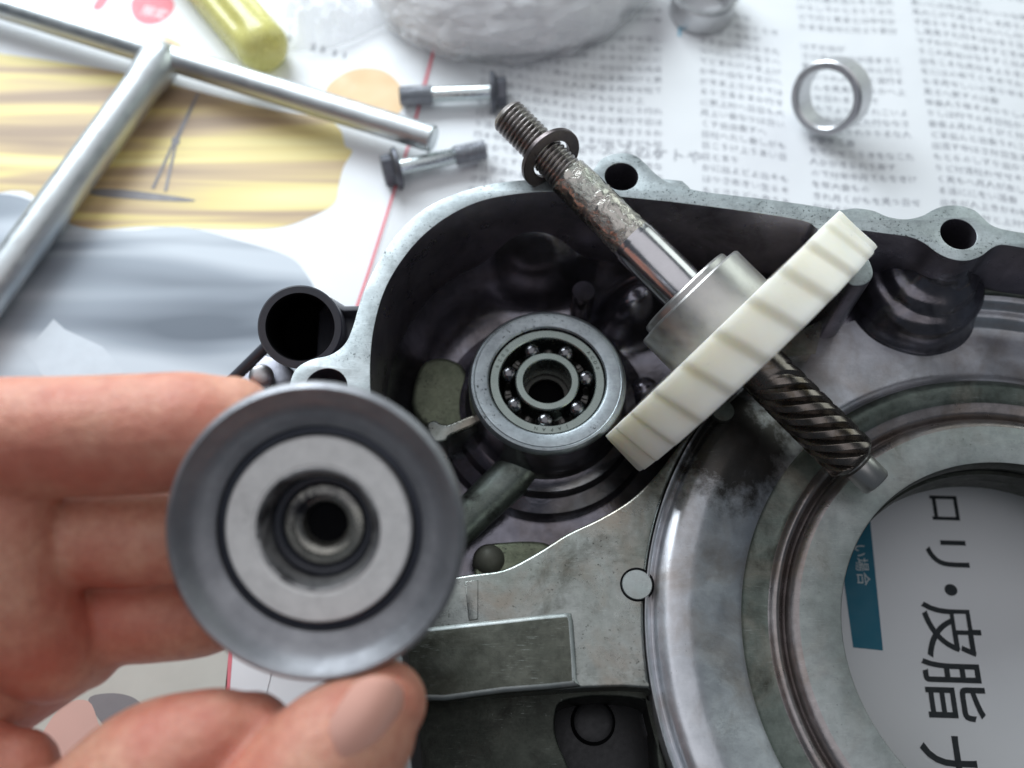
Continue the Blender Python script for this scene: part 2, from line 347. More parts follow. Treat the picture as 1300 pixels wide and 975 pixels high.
# big print seen through the casing's round opening: reads downwards in the picture, letters turned a quarter
def turned_text(body, px, py, size, m, name, parent, space=1.0, bold=0.0, z=0.012):
    me = text_mesh(body, size, 1, space, 4, bold); p = at(px, py, 0)
    me.transform(Matrix.Translation((p.x, p.y, z)) @ Matrix.Rotation(-math.pi/2 - 0.03, 4, 'Z'))
    return obj(name, me, m, parent)
def turned_letter(ch, px, py, along, across, m, name, parent, z=0.012, bold=0.008):
    me = text_mesh(ch, 1, 1, 1, 4, bold); co = np.array([v.co for v in me.vertices]); lo, hi = co.min(0), co.max(0); p = at(px, py, 0)
    sx, sy = along/(hi[0]-lo[0]), across/(hi[1]-lo[1])
    M = Matrix.Translation((p.x, p.y, z)) @ Matrix.Rotation(-math.pi/2-0.03, 4, 'Z') @ Matrix.Diagonal((sx, sy, 1, 1)) @ Matrix.Translation((-(lo[0]+hi[0])/2, -(lo[1]+hi[1])/2, 0))
    me.transform(M); return obj(name, me, m, parent)
for ch, px, py, al, ac in (('ロ', 1199, 645, 0.62, 0.66), ('リ', 1202, 703, 0.66, 0.98), ('・', 1207, 749, 0.28, 0.30), ('皮', 1209, 800, 1.28, 1.30), ('脂', 1212, 876, 1.36, 1.34), ('ナ', 1205, 968, 1.1, 1.2)):
    turned_letter(ch, px, py, al, ac, M_inkblack, 'printed_character', paper)
q = [at(*p, 0) for p in ((1060, 655), (1104, 655), (1121, 826), (1083, 822))]
obj('teal_caption_box', sheet('teal_caption_box', q, 0.006), M_teal, paper)
turned_text('い場合', 1084, 690, 0.34, M_palecap, 'caption_text', paper, 1.0)
q = [at(*p, 0) for p in ((866, 0), (863, 0), (861, 46), (864, 46))]
obj('printed_line', sheet('printed_line', q, 0.012), M_blue, paper)

# leaflet on the left with photographs of clothes
leaf = tag(obj('leaflet', extrude('leaflet', [[tuple(at(*p, 0.02))[:2] for p in ((561, -120), (530, 160), (448, 420), (250, 1250), (-500, 1250), (-700, -120))]], 0.003, 0.02), M_leaflet),
           'white advertising leaflet printed with yellow and grey garments under the chrome handle', 'leaflet')
def decal(name, pix, m, z=0.026, smooth=True, sub=5):
    pts = [at(x, y, z) for x, y in pix]
    if smooth: pts = smooth_line(pts, sub, True)
    return obj(name, sheet(name, pts, z), m, leaf)
decal('printed_yellow_garment', [(-60, 62), (0, 68), (70, 78), (160, 93), (260, 118), (340, 138), (410, 150), (432, 165), (438, 185), (447, 192), (436, 212), (430, 235), (424, 258), (395, 275), (350, 289), (270, 291), (190, 287), (110, 290), (60, 268), (30, 242), (-60, 232)], M_yellow)
decal('printed_grey_garment', [(-60, 250), (0, 246), (40, 255), (90, 285), (160, 293), (230, 288), (300, 305), (365, 325), (390, 350), (405, 385), (400, 430), (360, 480), (250, 520), (-60, 560)], M_greyg, 0.030)
decal('printed_grey_belt', [(118, 240), (160, 241), (240, 252), (236, 256), (160, 252), (116, 247)], M_greyp, 0.034)
decal('printed_peach_circle', [(413, 118), (428, 98), (455, 87), (485, 89), (505, 104), (513, 122), (505, 145), (470, 152), (430, 146)], M_peach, 0.030)
decal('printed_red_seal', [(166, 8), (172, -4), (195, -12), (216, -4), (221, 10), (208, 26), (188, 31), (172, 24)], M_red)
me = text_mesh('限定', 0.42, 1, 1, 2); p = at(178, 18, 0); me.transform(Matrix.Translation((p.x, p.y, 0.032)) @ Matrix.Rotation(-0.25, 4, 'Z')); obj('seal_lettering', me, M_leaflet, leaf)
decal('printed_red_stroke', [(118, 8), (128, -6), (140, -6), (130, 10), (122, 13)], M_red)
decal('printed_red_line', [(560, 20), (564, 20), (522, 180), (470, 345), (448, 410), (444, 410), (466, 345), (518, 180)], M_red, smooth=False)
decal('drawstring', [(250, 118), (253, 119), (225, 182), (212, 243), (208, 243), (221, 184), (196, 240), (192, 239), (219, 180)], M_greyp, 0.038, False)
decal('drawstring_knot', [(219, 175), (226, 174), (228, 181), (222, 185), (218, 181)], M_greyp, 0.042)
decal('folded_tag', [(45, 432), (68, 405), (82, 418), (130, 440), (160, 475), (60, 485), (28, 440)], plain('tag_print', (0.60, 0.65, 0.70), 0.6, 0, 0.1), 0.036, False)
decal('small_print', [(205, 47), (215, 48), (232, 57), (220, 58)], M_peach)
for x, y in ((352, 40), (366, 45), (396, 55), (408, 58), (424, 63), (437, 66), (340, 25)):
    w, h = random.uniform(3, 6), random.uniform(7, 13)
    decal('small_print', [(x, y), (x+w, y+1), (x+w-2, y+h), (x-2, y+h-1)], M_ink, smooth=False)
decal('printed_beige_photo', [(20, 820), (290, 820), (288, 870), (262, 1010), (-60, 1010)], M_beige, smooth=False)
decal('printed_pink_patch', [(40, 960), (75, 900), (112, 890), (128, 925), (150, 950), (100, 1000), (40, 1000)], M_pink, 0.034)
decal('printed_grey_patch', [(112, 888), (140, 880), (168, 885), (182, 900), (176, 925), (150, 945), (132, 922)], M_greyp, 0.032)
decal('printed_red_line', [(291, 820), (296, 820), (291, 885), (285, 885)], M_red, smooth=False)

# ================================================================== CASING
ZR, ZW, ZG = 5.15, 3.30, 3.0
casing = empty('engine_casing', at(900, 500, 0.1), 'large aluminium engine casing half with oily pocket and round opening', 'engine casing')
outer_px = [(438, 1150), (425, 900), (405, 760), (385, 620), (372, 540), (367, 503), (369, 482), (378, 466), (396, 456), (420, 450), (438, 436), (448, 414), (455, 390), (466, 360), (484, 325), (508, 292), (540, 264), (580, 245), (625, 233), (680, 227), (735, 224), (752, 216), (762, 203), (776, 196), (793, 194), (808, 198), (820, 208), (832, 220), (848, 231), (870, 238), (900, 244), (960, 251), (1020, 259), (1064, 266), (1085, 264), (1108, 267), (1128, 275), (1150, 278), (1170, 274), (1185, 266), (1200, 261), (1220, 261), (1238, 267), (1250, 278), (1262, 287), (1285, 293), (1330, 299), (1520, 322)]
inner_px = [(1520, 345), (1330, 320), (1300, 315), (1272, 311), (1258, 316), (1246, 325), (1228, 331), (1208, 329), (1190, 321), (1174, 309), (1155, 301), (1120, 296), (1090, 292), (1060, 290), (1044, 292), (1036, 289), (1026, 282), (1005, 277), (960, 270), (900, 262), (850, 256), (800, 251), (750, 246), (700, 243), (650, 247), (605, 257), (565, 277), (532, 304), (505, 338), (487, 372), (476, 410), (471, 445), (470, 480), (472, 520), (480, 600), (492, 700), (505, 800), (518, 900), (530, 1150)]
def pix(L, z, sub=4, closed=False): return [(p.x, p.y) for p in smooth_line([at(x, y, z) for x, y in L], sub, closed)]
outer_w, inner_w = pix(outer_px, ZR), pix(inner_px, ZR)
def circ(px, py, z, r, n=36):
    c = at(px, py, z); return [(c.x+r*math.cos(2*math.pi*i/n), c.y+r*math.sin(2*math.pi*i/n)) for i in range(n)]
holes = [circ(789, 224, ZR, 0.37), circ(1217, 297, ZR, 0.385), circ(414, 492, ZR, 0.42)]
rim_me = extrude('rim', [outer_w+inner_w]+holes, 0.35, ZR, 0.018, 30)
# two materials on one casting: bright machined face on top, oily skin on the walls
rim = obj('rim', rim_me, None, casing); rim_me.materials.append(M_wall); rim_me.materials.append(M_rim)
for p in rim_me.polygons: p.material_index = 1 if p.normal.z > 0.4 else 0
def two(name, me):
    o = obj(name, me, None, casing); me.materials.append(M_wall); me.materials.append(M_rim)
    for p in me.polygons: p.material_index = 1 if p.normal.z > 0.4 else 0
    return o
two('rib', extrude('rib', [pix([(1042, 284), (1085, 286), (1100, 322), (1108, 342), (1107, 353), (1099, 361), (1086, 363), (1075, 357), (1054, 325), (1040, 300)], ZR-0.02, 3, True)], 0.5, ZR-0.012, 0.03))
two('outer_ledge', extrude('outer_ledge', [pix([(832, 232), (838, 226), (866, 229), (874, 236), (882, 246), (860, 250)], 4.75, 1, True)], 0.5, 4.75, 0.03))

RC = at(1310, 812, ZG); RCx, RCy = RC.x, RC.y
def seg_dist(X, Y, L):
    D = np.full(X.shape, 1e9)
    for (ax, ay), (bx, by) in zip(L[:-1], L[1:]):
        dx, dy = bx-ax, by-ay; l2 = dx*dx+dy*dy+1e-12
        t = np.clip(((X-ax)*dx+(Y-ay)*dy)/l2, 0, 1)
        D = np.minimum(D, np.hypot(X-ax-t*dx, Y-ay-t*dy))
    return D
def inside(X, Y, L):
    r = np.zeros(X.shape, bool); n = len(L)
    for i in range(n):
        x1, y1 = L[i]; x2, y2 = L[(i+1) % n]
        if y1 == y2: continue
        c = ((y1 > Y) != (y2 > Y)) & (X < (x2-x1)*(Y-y1)/(y2-y1)+x1)
        r ^= c
    return r
def sstep(a, b, x):
    t = np.clip((x-a)/(b-a), 0, 1); return t*t*(3-2*t)
def gauss(X, Y, px, py, z, sx, sy, ang=0.0, pw=2):
    c = at(px, py, z); dx, dy = X-c.x, Y-c.y; ca, sa = math.cos(ang), math.sin(ang)
    u, v = (dx*ca+dy*sa)/sx, (-dx*sa+dy*ca)/sy
    return np.exp(-(u*u+v*v)**(pw/2))
gs = 0.035
xs = np.arange(-3.6, 13.5, gs); ys = np.arange(-9.5, 7.2, gs)
X, Y = np.meshgrid(xs, ys)
poly_in = inner_w + [(inner_w[0][0], inner_w[-1][1])]
ins = inside(X, Y, poly_in); dw = seg_dist(X, Y, inner_w)
Rr = np.hypot(X-RCx, Y-RCy)
Z = np.full(X.shape, 1.0)
sd_ = np.where(ins, dw, -dw); Z += 1.5*np.exp(-np.clip(sd_, -0.6, 9)/0.34)                       # fillet against the wall
Z += 0.10*np.sin(X*1.3+0.5)*np.cos(Y*1.1)
Z += 1.25*gauss(X, Y, 678, 350, 1.9, 0.95, 0.34, 0.02, 3.2)              # long bump at the back
cc = at(772, 312, 1.6); rr = np.hypot(X-cc.x, (Y-cc.y))
Z += 1.0*np.exp(-((rr-0.66)/0.18)**2)*sstep(0.5, -0.3, Y-cc.y)          # crescent
Z += 1.25*gauss(X, Y, 806, 386, 2.0, 0.75, 0.52, 0.3, 3)                 # smooth bump behind the bearing
Z += 0.5*gauss(X, Y, 900, 340, 1.4, 0.9, 0.7, 0.0, 3)
Z += 0.9*sstep(9.4, 8.0, Rr)*sstep(at(1150, 400, 2).x, at(1240, 400, 2).x, X)
keep = (ins | (dw < 0.12)) & (Rr > 7.2)
idx = -np.ones(X.shape, int); qk = keep[:-1, :-1] & keep[1:, :-1] & keep[:-1, 1:] & keep[1:, 1:]
used = np.zeros(X.shape, bool)
for a in (slice(None, -1), slice(1, None)):
    for b in (slice(None, -1), slice(1, None)): used[a, b] |= qk
idx[used] = np.arange(used.sum())
V = np.stack([X[used], Y[used], Z[used]], 1)
Fq = np.stack([idx[:-1, :-1][qk], idx[:-1, 1:][qk], idx[1:, 1:][qk], idx[1:, :-1][qk]], 1)
me = bpy.data.meshes.new('pocket_floor'); me.vertices.add(len(V)); me.vertices.foreach_set('co', V.ravel())
me.loops.add(Fq.size); me.loops.foreach_set('vertex_index', Fq.ravel().astype(np.int32)); me.polygons.add(len(Fq))
me.polygons.foreach_set('loop_start', np.arange(0, Fq.size, 4, dtype=np.int32)); me.update(calc_edges=True); me.validate(); finish(me, None)
obj('pocket_floor', me, M_floor, casing)

cc = at(1217, 297, ZR)
def foot_mesh():
    pr = [(0.66, 4.4), (0.68, 4.0), (0.72, 3.78), (0.80, 3.62), (0.90, 3.53), (0.99, 3.46), (1.05, 3.36), (1.09, 3.27), (1.16, 3.22), (1.25, 3.17), (1.33, 3.08), (1.39, 2.95), (1.43, 2.7), (1.47, 2.5), (1.55, 2.36), (1.70, 2.28), (1.9, 2.24)]
    pr = [(p.x, p.y) for p in smooth_line([(r, z, 0) for r, z in pr], 3)]
    v, f = [], []; n = 96; m = len(pr)
    for i in range(n):
        a = 2*math.pi*i/n
        for r, z in pr:
            k = min(1, max(0, (3.9-z)/1.2)); w = 1+0.03*mnoise.noise((math.cos(a)*2, math.sin(a)*2, z*2))
            v.append((cc.x-0.16*k+r*w*math.cos(a), cc.y-0.20*k+r*w*math.sin(a), z+0.42))
    for i in range(n):
        j = (i+1) % n
        for k in range(m-1): f.append((i*m+k, j*m+k, j*m+k+1, i*m+k+1))
    return pyd('column_foot', v, f, None)
obj('column_foot', foot_mesh(), M_floor, casing)

# flat web between pocket and flare
def arc(r, a0, a1, n=40): return [(RCx+r*math.cos(a0+(a1-a0)*i/n), RCy+r*math.sin(a0+(a1-a0)*i/n)) for i in range(n+1)]
RB = 7.74
edge = pix([(470, 800), (520, 755), (565, 735), (600, 728), (640, 722), (680, 702), (720, 677), (760, 658), (800, 634), (828, 608), (845, 588), (862, 565), (900, 520), (940, 478), (990, 452), (1032, 446)], ZW, 4)
aa = math.atan2(at(1060, 440, ZW).y-RCy, at(1060, 440, ZW).x-RCx)
bb = math.atan2(at(826, 880, ZW).y-RCy, at(826, 880, ZW).x-RCx) % (2*math.pi)
low = pix([(822, 874), (790, 872), (735, 874), (600, 884), (470, 890)], ZW, 1)
web = edge + arc(RB+0.02, aa, bb) + low
obj('web_plate', extrude('web_plate', [web], 0.8, ZW, 0.07, 40, 3), M_web, casing)
padL = pix([(500, 803), (548, 795), (640, 785), (716, 777), (726, 781), (729, 800), (733, 862), (730, 871), (640, 879), (500, 888)], ZW+0.14, 2, True)
obj('raised_pad', extrude('raised_pad', [padL], ZW-0.2, ZW+0.14, 0.10, 50, 3), metal('scratched_dark_pad', (0.12, 0.125, 0.105), (0.08, 0.085, 0.07), (0.04, 0.04, 0.03), (0.34, 0.5), 0.85, 1.0, (0.5, 0.7), grain=0.3, grain_dist=0.01, scratch=0.7, scratch_col=(0.36, 0.40, 0.37), scratch_rot=-0.1, mott=0.4), casing)
rp = bpy.data.objects['raised_pad']; rp.data.materials.append(M_ring)
for p in rp.data.polygons: p.material_index = 1 if 0.25 < p.normal.z < 0.985 else 0
obj('casting_seam', extrude('casting_seam', [pix([(590, 738), (607, 736), (607, 786), (595, 788)], ZW+0.02, 1, True)], ZW-0.1, ZW+0.025, 0.02, 60), M_web, casing)
# lower dark plate with its pocket
bb2 = math.atan2(at(880, 1090, 2.9).y-RCy, at(880, 1090, 2.9).x-RCx) % (2*math.pi)
lowz = 2.75
pocket = pix([(716, 890), (760, 884), (812, 888), (828, 905), (834, 960), (836, 1060), (760, 1060), (722, 975), (706, 935), (706, 905)], lowz, 4, True)
lp = pix([(470, 870), (600, 870), (740, 866), (828, 868)], lowz, 1)
lowp = lp + arc(RB+0.02, bb, bb2) + pix([(700, 1150), (470, 1150)], lowz, 1)
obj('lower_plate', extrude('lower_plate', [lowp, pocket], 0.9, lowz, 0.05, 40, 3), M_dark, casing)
obj('drain_floor', extrude('drain_floor', [pix([(690, 870), (850, 870), (850, 1090), (690, 1090)], 1.4, 1)], 0.8, 1.45, 0.02), M_drain, casing)
c = at(752, 918, 1.3)
obj('drain_boss', lathe('drain_boss', [(0, 1.62), (0.3, 1.62), (0.40, 1.59), (0.46, 1.5), (0.5, 0.9)], 40), M_drain, casing, Matrix.Translation((c.x, c.y, 0)))
# pins
def pin(px, py, z, r, m, h=0.6, name='dowel_pin'):
    c = at(px, py, z)
    return obj(name, lathe(name, [(0, 0), (r*0.955, 0), (r, -0.03), (r, -h)], 40, angle=25), m, casing, Matrix.Translation((c.x, c.y, z)))
pin(809, 742, ZW+0.045, 0.305, M_ring)
c = at(809, 742, ZW+0.004); obj('pin_gap_shade', lathe('pin_gap_shade', [(0.30, 0), (0.345, 0)], 48), M_black, casing, Matrix.Translation(c))  # flat black ring painted as the shadow line round the pin
pin(918, 521, ZW+0.03, 0.25, M_band)
pin(741, 369, 2.35, 0.28, M_floor, 1.4)
c = at(820, 492, 1.6); obj('cast_dimple', lathe('cast_dimple', [(0, 1.75), (0.15, 1.72), (0.28, 1.6), (0.36, 1.4), (0.4, 0.8)], 32), M_floor, casing, Matrix.Translation((c.x, c.y, 0)))
c = at(621, 708, 1.6); obj('cast_dimple', lathe('cast_dimple', [(0, 1.66), (0.15, 1.64), (0.28, 1.56), (0.37, 1.4), (0.4, 0.8)], 32), plain('dull_cast_olive', (0.10, 0.10, 0.08), 0.6, 0.4), casing, Matrix.Translation((c.x, c.y, 0)))
# pads and ribs round the bearing
obj('cast_pad', extrude('cast_pad', [pix([(524, 520), (526, 480), (540, 455), (570, 452), (592, 470), (600, 530), (560, 548)], 1.9, 3, True)], 0.6, 1.8, 0.12, 60, 4), metal('greenish_cast_pad', (0.22, 0.24, 0.17), (0.14, 0.16, 0.11), (0.06, 0.06, 0.05), (0.35, 0.55), 0.8, 1.4, (0.55, 0.7), (0.03, 0.03, 0.03), (0.57, 0.63), mott=0.4), casing)  # pad tinted a mottled green
obj('cast_pad', extrude('cast_pad', [pix([(600, 760), (610, 700), (640, 690), (690, 690), (700, 705), (640, 735)], 1.3, 3, True)], 0.6, 1.45, 0.1, 60, 3), bpy.data.materials['greenish_cast_pad'], casing)
obj('rib', extrude('rib', [pix([(541, 537), (552, 531), (566, 537), (600, 524), (606, 534), (572, 549), (566, 556), (550, 558)], 2.7, 3, True)], 0.6, 2.6, 0.05), M_web, casing)
a, b = at(712, 545, 1.7), at(560, 690, 1.5)
obj('oil_gallery', tube('oil_gallery', [a, a.lerp(b, 0.2), a.lerp(b, 0.35), a.lerp(b, 0.5), a.lerp(b, 0.7), b], [0.85, 0.66, 0.53, 0.48, 0.46, 0.46], 40), M_boss if False else metal('gallery_alloy', (0.22, 0.25, 0.235), (0.13, 0.15, 0.13), (0.04, 0.04, 0.035), (0.36, 0.55), 0.85, 1.6, (0.46, 0.62), (0.03, 0.03, 0.03), (0.58, 0.63), mott=0.4), casing)
# bearing boss
ZB = 3.2; BC = at(695, 481, ZB)
obj('bearing_boss', lathe('bearing_boss', [(1.30, 1.2), (1.30, ZB-0.05), (1.33, ZB-0.012), (1.36, ZB), (1.61, ZB), (1.625, ZB-0.012), (1.64, ZB-0.004), (1.69, ZB-0.02), (1.735, ZB-0.07), (1.755, ZB-0.15), (1.77, 2.2), (1.80, 2.0), (1.88, 1.86), (2.02, 1.80), (2.12, 1.72), (2.16, 1.55), (2.2, 1.45), (2.34, 1.38), (2.5, 1.30), (2.58, 1.1), (2.62, 0.7)], 110, angle=28), None, casing, Matrix.Translation((BC.x, BC.y, 0)))
bo = casing.children[-1] if False else [o for o in bpy.data.objects if o.name == 'bearing_boss'][0]
bo.data.materials.append(M_floor); bo.data.materials.append(M_boss)
for p in bo.data.polygons: p.material_index = 1 if p.center.z > ZB-0.16 and math.hypot(p.center.x, p.center.y) > 1.3 else 0

# flare, recess and ring round the big opening: polar sheets whose profile changes with the angle
def pch(x, xp, fp):                                                      # smooth monotone interpolation
    xp, fp = np.array(xp, float), np.array(fp, float); h = np.diff(xp); d = np.diff(fp)/h; m = np.zeros(len(xp)); m[0], m[-1] = d[0], d[-1]
    for i in range(1, len(xp)-1):
        if d[i-1]*d[i] > 0: m[i] = 2*d[i-1]*d[i]/(d[i-1]+d[i])
    k = np.clip(np.searchsorted(xp, x)-1, 0, len(h)-1); t = np.clip((x-xp[k])/h[k], 0, 1)
    return fp[k]*(2*t**3-3*t**2+1)+m[k]*h[k]*(t**3-2*t*t+t)+fp[k+1]*(3*t*t-2*t**3)+m[k+1]*h[k]*(t**3-t*t)
def prof(r, a):
    top = sstep(math.radians(150), math.radians(118), a)                # 1 at the top of the picture, 0 at the left
    zl = pch(r, [4.80, 4.88, 4.94, 5.00, 5.06, 5.12, 5.20, 5.28, 5.70, 5.80, 6.0, 6.4, 6.9, 7.25, 7.48, 7.58, 7.63, 7.69, 7.74], [2.70, 2.72, 2.84, 2.93, 2.96, 2.94, 2.88, 2.86, 2.87, 2.93, 3.03, 3.20, 3.37, 3.40, 3.28, 3.14, 3.20, 3.33, 3.34])
    zt = pch(r, [4.80, 4.88, 4.94, 5.00, 5.06, 5.12, 5.18, 5.30, 5.55, 5.70, 5.80, 6.0, 6.4, 6.9, 7.15, 7.25, 7.35, 7.50, 7.60, 7.74], [2.68, 2.70, 2.78, 2.84, 2.86, 2.88, 2.90, 2.96, 3.02, 2.96, 2.86, 2.80, 2.78, 2.78, 2.82, 2.98, 3.06, 3.08, 3.3, 3.34])
    zf = pch(r, [4.8, 5.3, 5.55, 5.7, 6.0, 7.0, 7.74], [2.8, 2.96, 3.02, 2.96, 2.80, 2.78, 2.76]); lw = sstep(math.radians(100), math.radians(96), a)
    zt = np.where(r > 5.9, zt*lw+zf*(1-lw), zt)
    return zl*(1-top)+zt*top
def polar(name, r0, r1, m, step=0.03, na=360, skirt=True):
    rs = np.arange(r0, r1+1e-6, (r1-r0)/max(2, round((r1-r0)/step)))
    v, f = [], []; nr = len(rs) + (1 if skirt else 0)
    for i in range(na):
        a = 2*math.pi*i/na
        zz = prof(rs, a if a > 0 else 0)
        for r, z in zip(rs, zz):
            z += 0.012*mnoise.noise((r*math.cos(a)*1.2, r*math.sin(a)*1.2, 3.0))
            v.append((RCx+r*math.cos(a), RCy+r*math.sin(a), z))
        if skirt: v.append((RCx+(r1+0.03)*math.cos(a), RCy+(r1+0.03)*math.sin(a), 0.7))
    for i in range(na):
        j = (i+1) % na
        for k in range(nr-1): f.append((i*nr+k, i*nr+k+1, j*nr+k+1, j*nr+k))
    me = bpy.data.meshes.new(name); me.from_pydata(v, [], f); finish(me, 60); return obj(name, me, m, casing)
polar('flared_seat', 5.74, 7.74, M_bell)
polar('recessed_band', 5.20, 5.745, M_band, 0.03, 360, False)
polar('double_bead', 4.80, 5.205, M_bead, 0.02, 360, False)
obj('opening_ring', lathe('opening_ring', [(4.845, 2.6), (4.845, ZG-0.30), (4.84, ZG-0.20), (4.81, ZG-0.12), (4.76, ZG-0.06), (4.69, ZG-0.02), (4.60, ZG), (3.80, ZG), (3.765, ZG-0.012), (3.75, ZG-0.04), (3.75, ZG-0.35), (3.80, ZG-0.37), (3.80, ZG-0.62), (3.72, ZG-0.64), (3.70, ZG-1.0), (3.76, ZG-1.03), (3.76, ZG-1.6), (4.845, ZG-1.6)], 180, True, 30), None, casing, Matrix.Translation((RCx, RCy, 0)))
ro = bpy.data.objects['opening_ring']; ro.data.materials.append(M_dark); ro.data.materials.append(M_ring); ro.data.materials.append(M_bead)
for p in ro.data.polygons:
    q = math.hypot(p.center.x, p.center.y); p.material_index = (2 if q > 4.62 else 1) if p.center.z > ZG-0.35 and q > 3.76 else 0
# ledge at the far right of the flare
obj('upper_ledge', extrude('upper_ledge', [arc(7.72, math.radians(60), math.radians(97), 30)+arc(8.25, math.radians(97), math.radians(60), 30)], 0.8, 3.42, 0.1, 50, 3), M_band, casing)

# ================================================================== BEARING
bear = empty('ball_bearing', (BC.x, BC.y, ZB-0.9), 'open ball bearing pressed into the round boss of the casing', 'ball bearing')
TB = Matrix.Translation((BC.x, BC.y, ZB-0.10))
race = obj('outer_race', lathe('outer_race', [(1.285, -0.75), (1.285, -0.03), (1.26, 0), (1.095, 0), (1.075, -0.02), (1.07, -0.10), (1.10, -0.22), (1.11, -0.4), (1.07, -0.6), (1.07, -0.75)], 110, True, 30), M_race, bear, TB)
obj('inner_race', lathe('inner_race', [(0.53, -0.75), (0.53, -0.03), (0.55, 0), (0.685, 0), (0.71, -0.02), (0.715, -0.12), (0.67, -0.25), (0.66, -0.4), (0.715, -0.6), (0.715, -0.75)], 90, True, 30), M_race, bear, TB)
ballm = lathe('ball', [(0.215*math.sin(math.pi*i/14), -0.215*math.cos(math.pi*i/14)) for i in range(15)], 28)
cage_v = []
for k in range(7):
    a = math.radians(112 - k*360/7)
    obj('ball', ballm, M_ball if k == 0 else None, bear, TB @ Matrix.Translation((0.89*math.cos(a), 0.89*math.sin(a), -0.235)))
def cage_wob(a, r, z, k):
    w = math.cos(7*(a-math.radians(112)))
    return r, z - 0.10*w - 0.05
cg = obj('cage', lathe('cage', [(0.82, -0.46), (0.82, -0.42), (0.96, -0.42), (0.96, -0.46)], 140, True, 30, wob=cage_wob), M_cage, bear, TB)
rv = lathe('rivet', [(0, 0.05), (0.035, 0.045), (0.05, 0.02), (0.055, -0.1)], 14)
for k in range(7):
    a = math.radians(112 - (k+0.5)*360/7)
    e = extrude('cage_tab', [[(-0.06, -0.045), (0.06, -0.045), (0.06, 0.045), (-0.06, 0.045)]], -0.2, 0.02, 0.01) if k == 0 else e
    obj('cage_tab', e, M_cage if k == 0 else None, cg, TB @ Matrix.Rotation(a, 4, 'Z') @ Matrix.Translation((0.89, 0, -0.34)))
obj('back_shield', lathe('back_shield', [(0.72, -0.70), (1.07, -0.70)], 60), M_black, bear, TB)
obj('bore_shoulder', lathe('bore_shoulder', [(0.42, -0.9), (0.42, -0.80), (0.70, -0.80)], 60), M_cage, bear, TB)
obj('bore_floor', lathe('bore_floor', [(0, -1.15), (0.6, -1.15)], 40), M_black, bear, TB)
def arc_text(body, mid_deg, step_deg, r, size, parent, m, TM):      # letters round the race, tops outward
    n = len(body)
    for i, ch in enumerate(body):
        if ch == ' ': continue
        a = math.radians(mid_deg - (i-(n-1)/2)*step_deg)
        me = text_mesh(ch, size, 1, 1, 2)
        xs_ = [v.co.x for v in me.vertices]; ys_ = [v.co.y for v in me.vertices]
        me.transform(Matrix.Translation((-(min(xs_)+max(xs_))/2, -(min(ys_)+max(ys_))/2, 0)))
        obj('engraved_letter', me, m, parent, TM @ Matrix.Rotation(a, 4, 'Z') @ Matrix.Translation((r, 0, 0.004)) @ Matrix.Rotation(-math.pi/2, 4, 'Z'))
arc_text('JAPAN', -86, 8.5, 1.175, 0.115, race, M_ink_engrave, TB)
arc_text('6200', 151, 7.5, 1.175, 0.115, race, M_ink_engrave, TB)
arc_text('ACD0', 26, 7.0, 1.175, 0.115, race, M_ink_engrave, TB)

# ================================================================== GEAR SHAFT
A0, A1 = at(641, 143, 5.95), at(1113, 614, 3.55)
AX = (A1-A0).normalized(); ALEN = (A1-A0).length
mid = (A0+A1)/2; MS = frame(A0, AX, CP-mid)
def ta(px, py):                                   # distance along the shaft axis seen at a pixel
    d = ray(px, py).normalized(); w = A0-CP
    b = AX.dot(d); return (b*d.dot(w)-AX.dot(w))/(1-b*b)
t_th, t_w, t_p, t_c, t_g, t_wm, t_pin = ta(718, 218), ta(806, 306), ta(858, 357), 0, 0, 0, 0
t_c = t_p+0.30; t_g0 = ta(897, 398)+0.38; t_g1 = t_g0+1.03; t_w1 = ta(1086, 588); L = ALEN
print('axis', t_th, t_w, t_p, t_g0, t_g1, t_w1, L, 'axis.view', AX.dot((mid-CP).normalized()))
shaft = empty('gear_shaft', None, 'steel worm shaft with ivory nylon gear lying diagonally across the casing', 'gear shaft', mat=MS)
# thread: a real helix
def helix(name, x0, x1, rfun, starts, lead, nth=48, dx=0.02, align=False):
    nx = int((x1-x0)/dx)+1; v, f = [], []
    for i in range(nx):
        x = x0+(x1-x0)*i/(nx-1)
        for k in range(nth):
            th = 2*math.pi*k/nth
            if align: ph = (k*starts/nth) % 1.0; th -= 2*math.pi*x/lead
            else: ph = (x/lead*starts - th*starts/(2*math.pi)) % 1.0
            r = rfun(x, ph)
            v.append((x, -r*math.sin(th), r*math.cos(th)))
    for i in range(nx-1):
        for k in range(nth):
            l = (k+1) % nth; f.append((i*nth+k, i*nth+l, (i+1)*nth+l, (i+1)*nth+k))
    f.append(tuple(range(nth-1, -1, -1))); f.append(tuple((nx-1)*nth+k for k in range(nth)))
    return pyd(name, v, f, 40)
def thr(x, ph):
    d = abs(ph-0.5)*2; r = 0.40-0.045*(1-min(1, d*1.5))
    return min(r, 0.31+x*0.9)
obj('thread', helix('thread', 0.0, t_th+0.12, thr, 1, 0.105, 40, 0.0105), M_thread, shaft, MS)
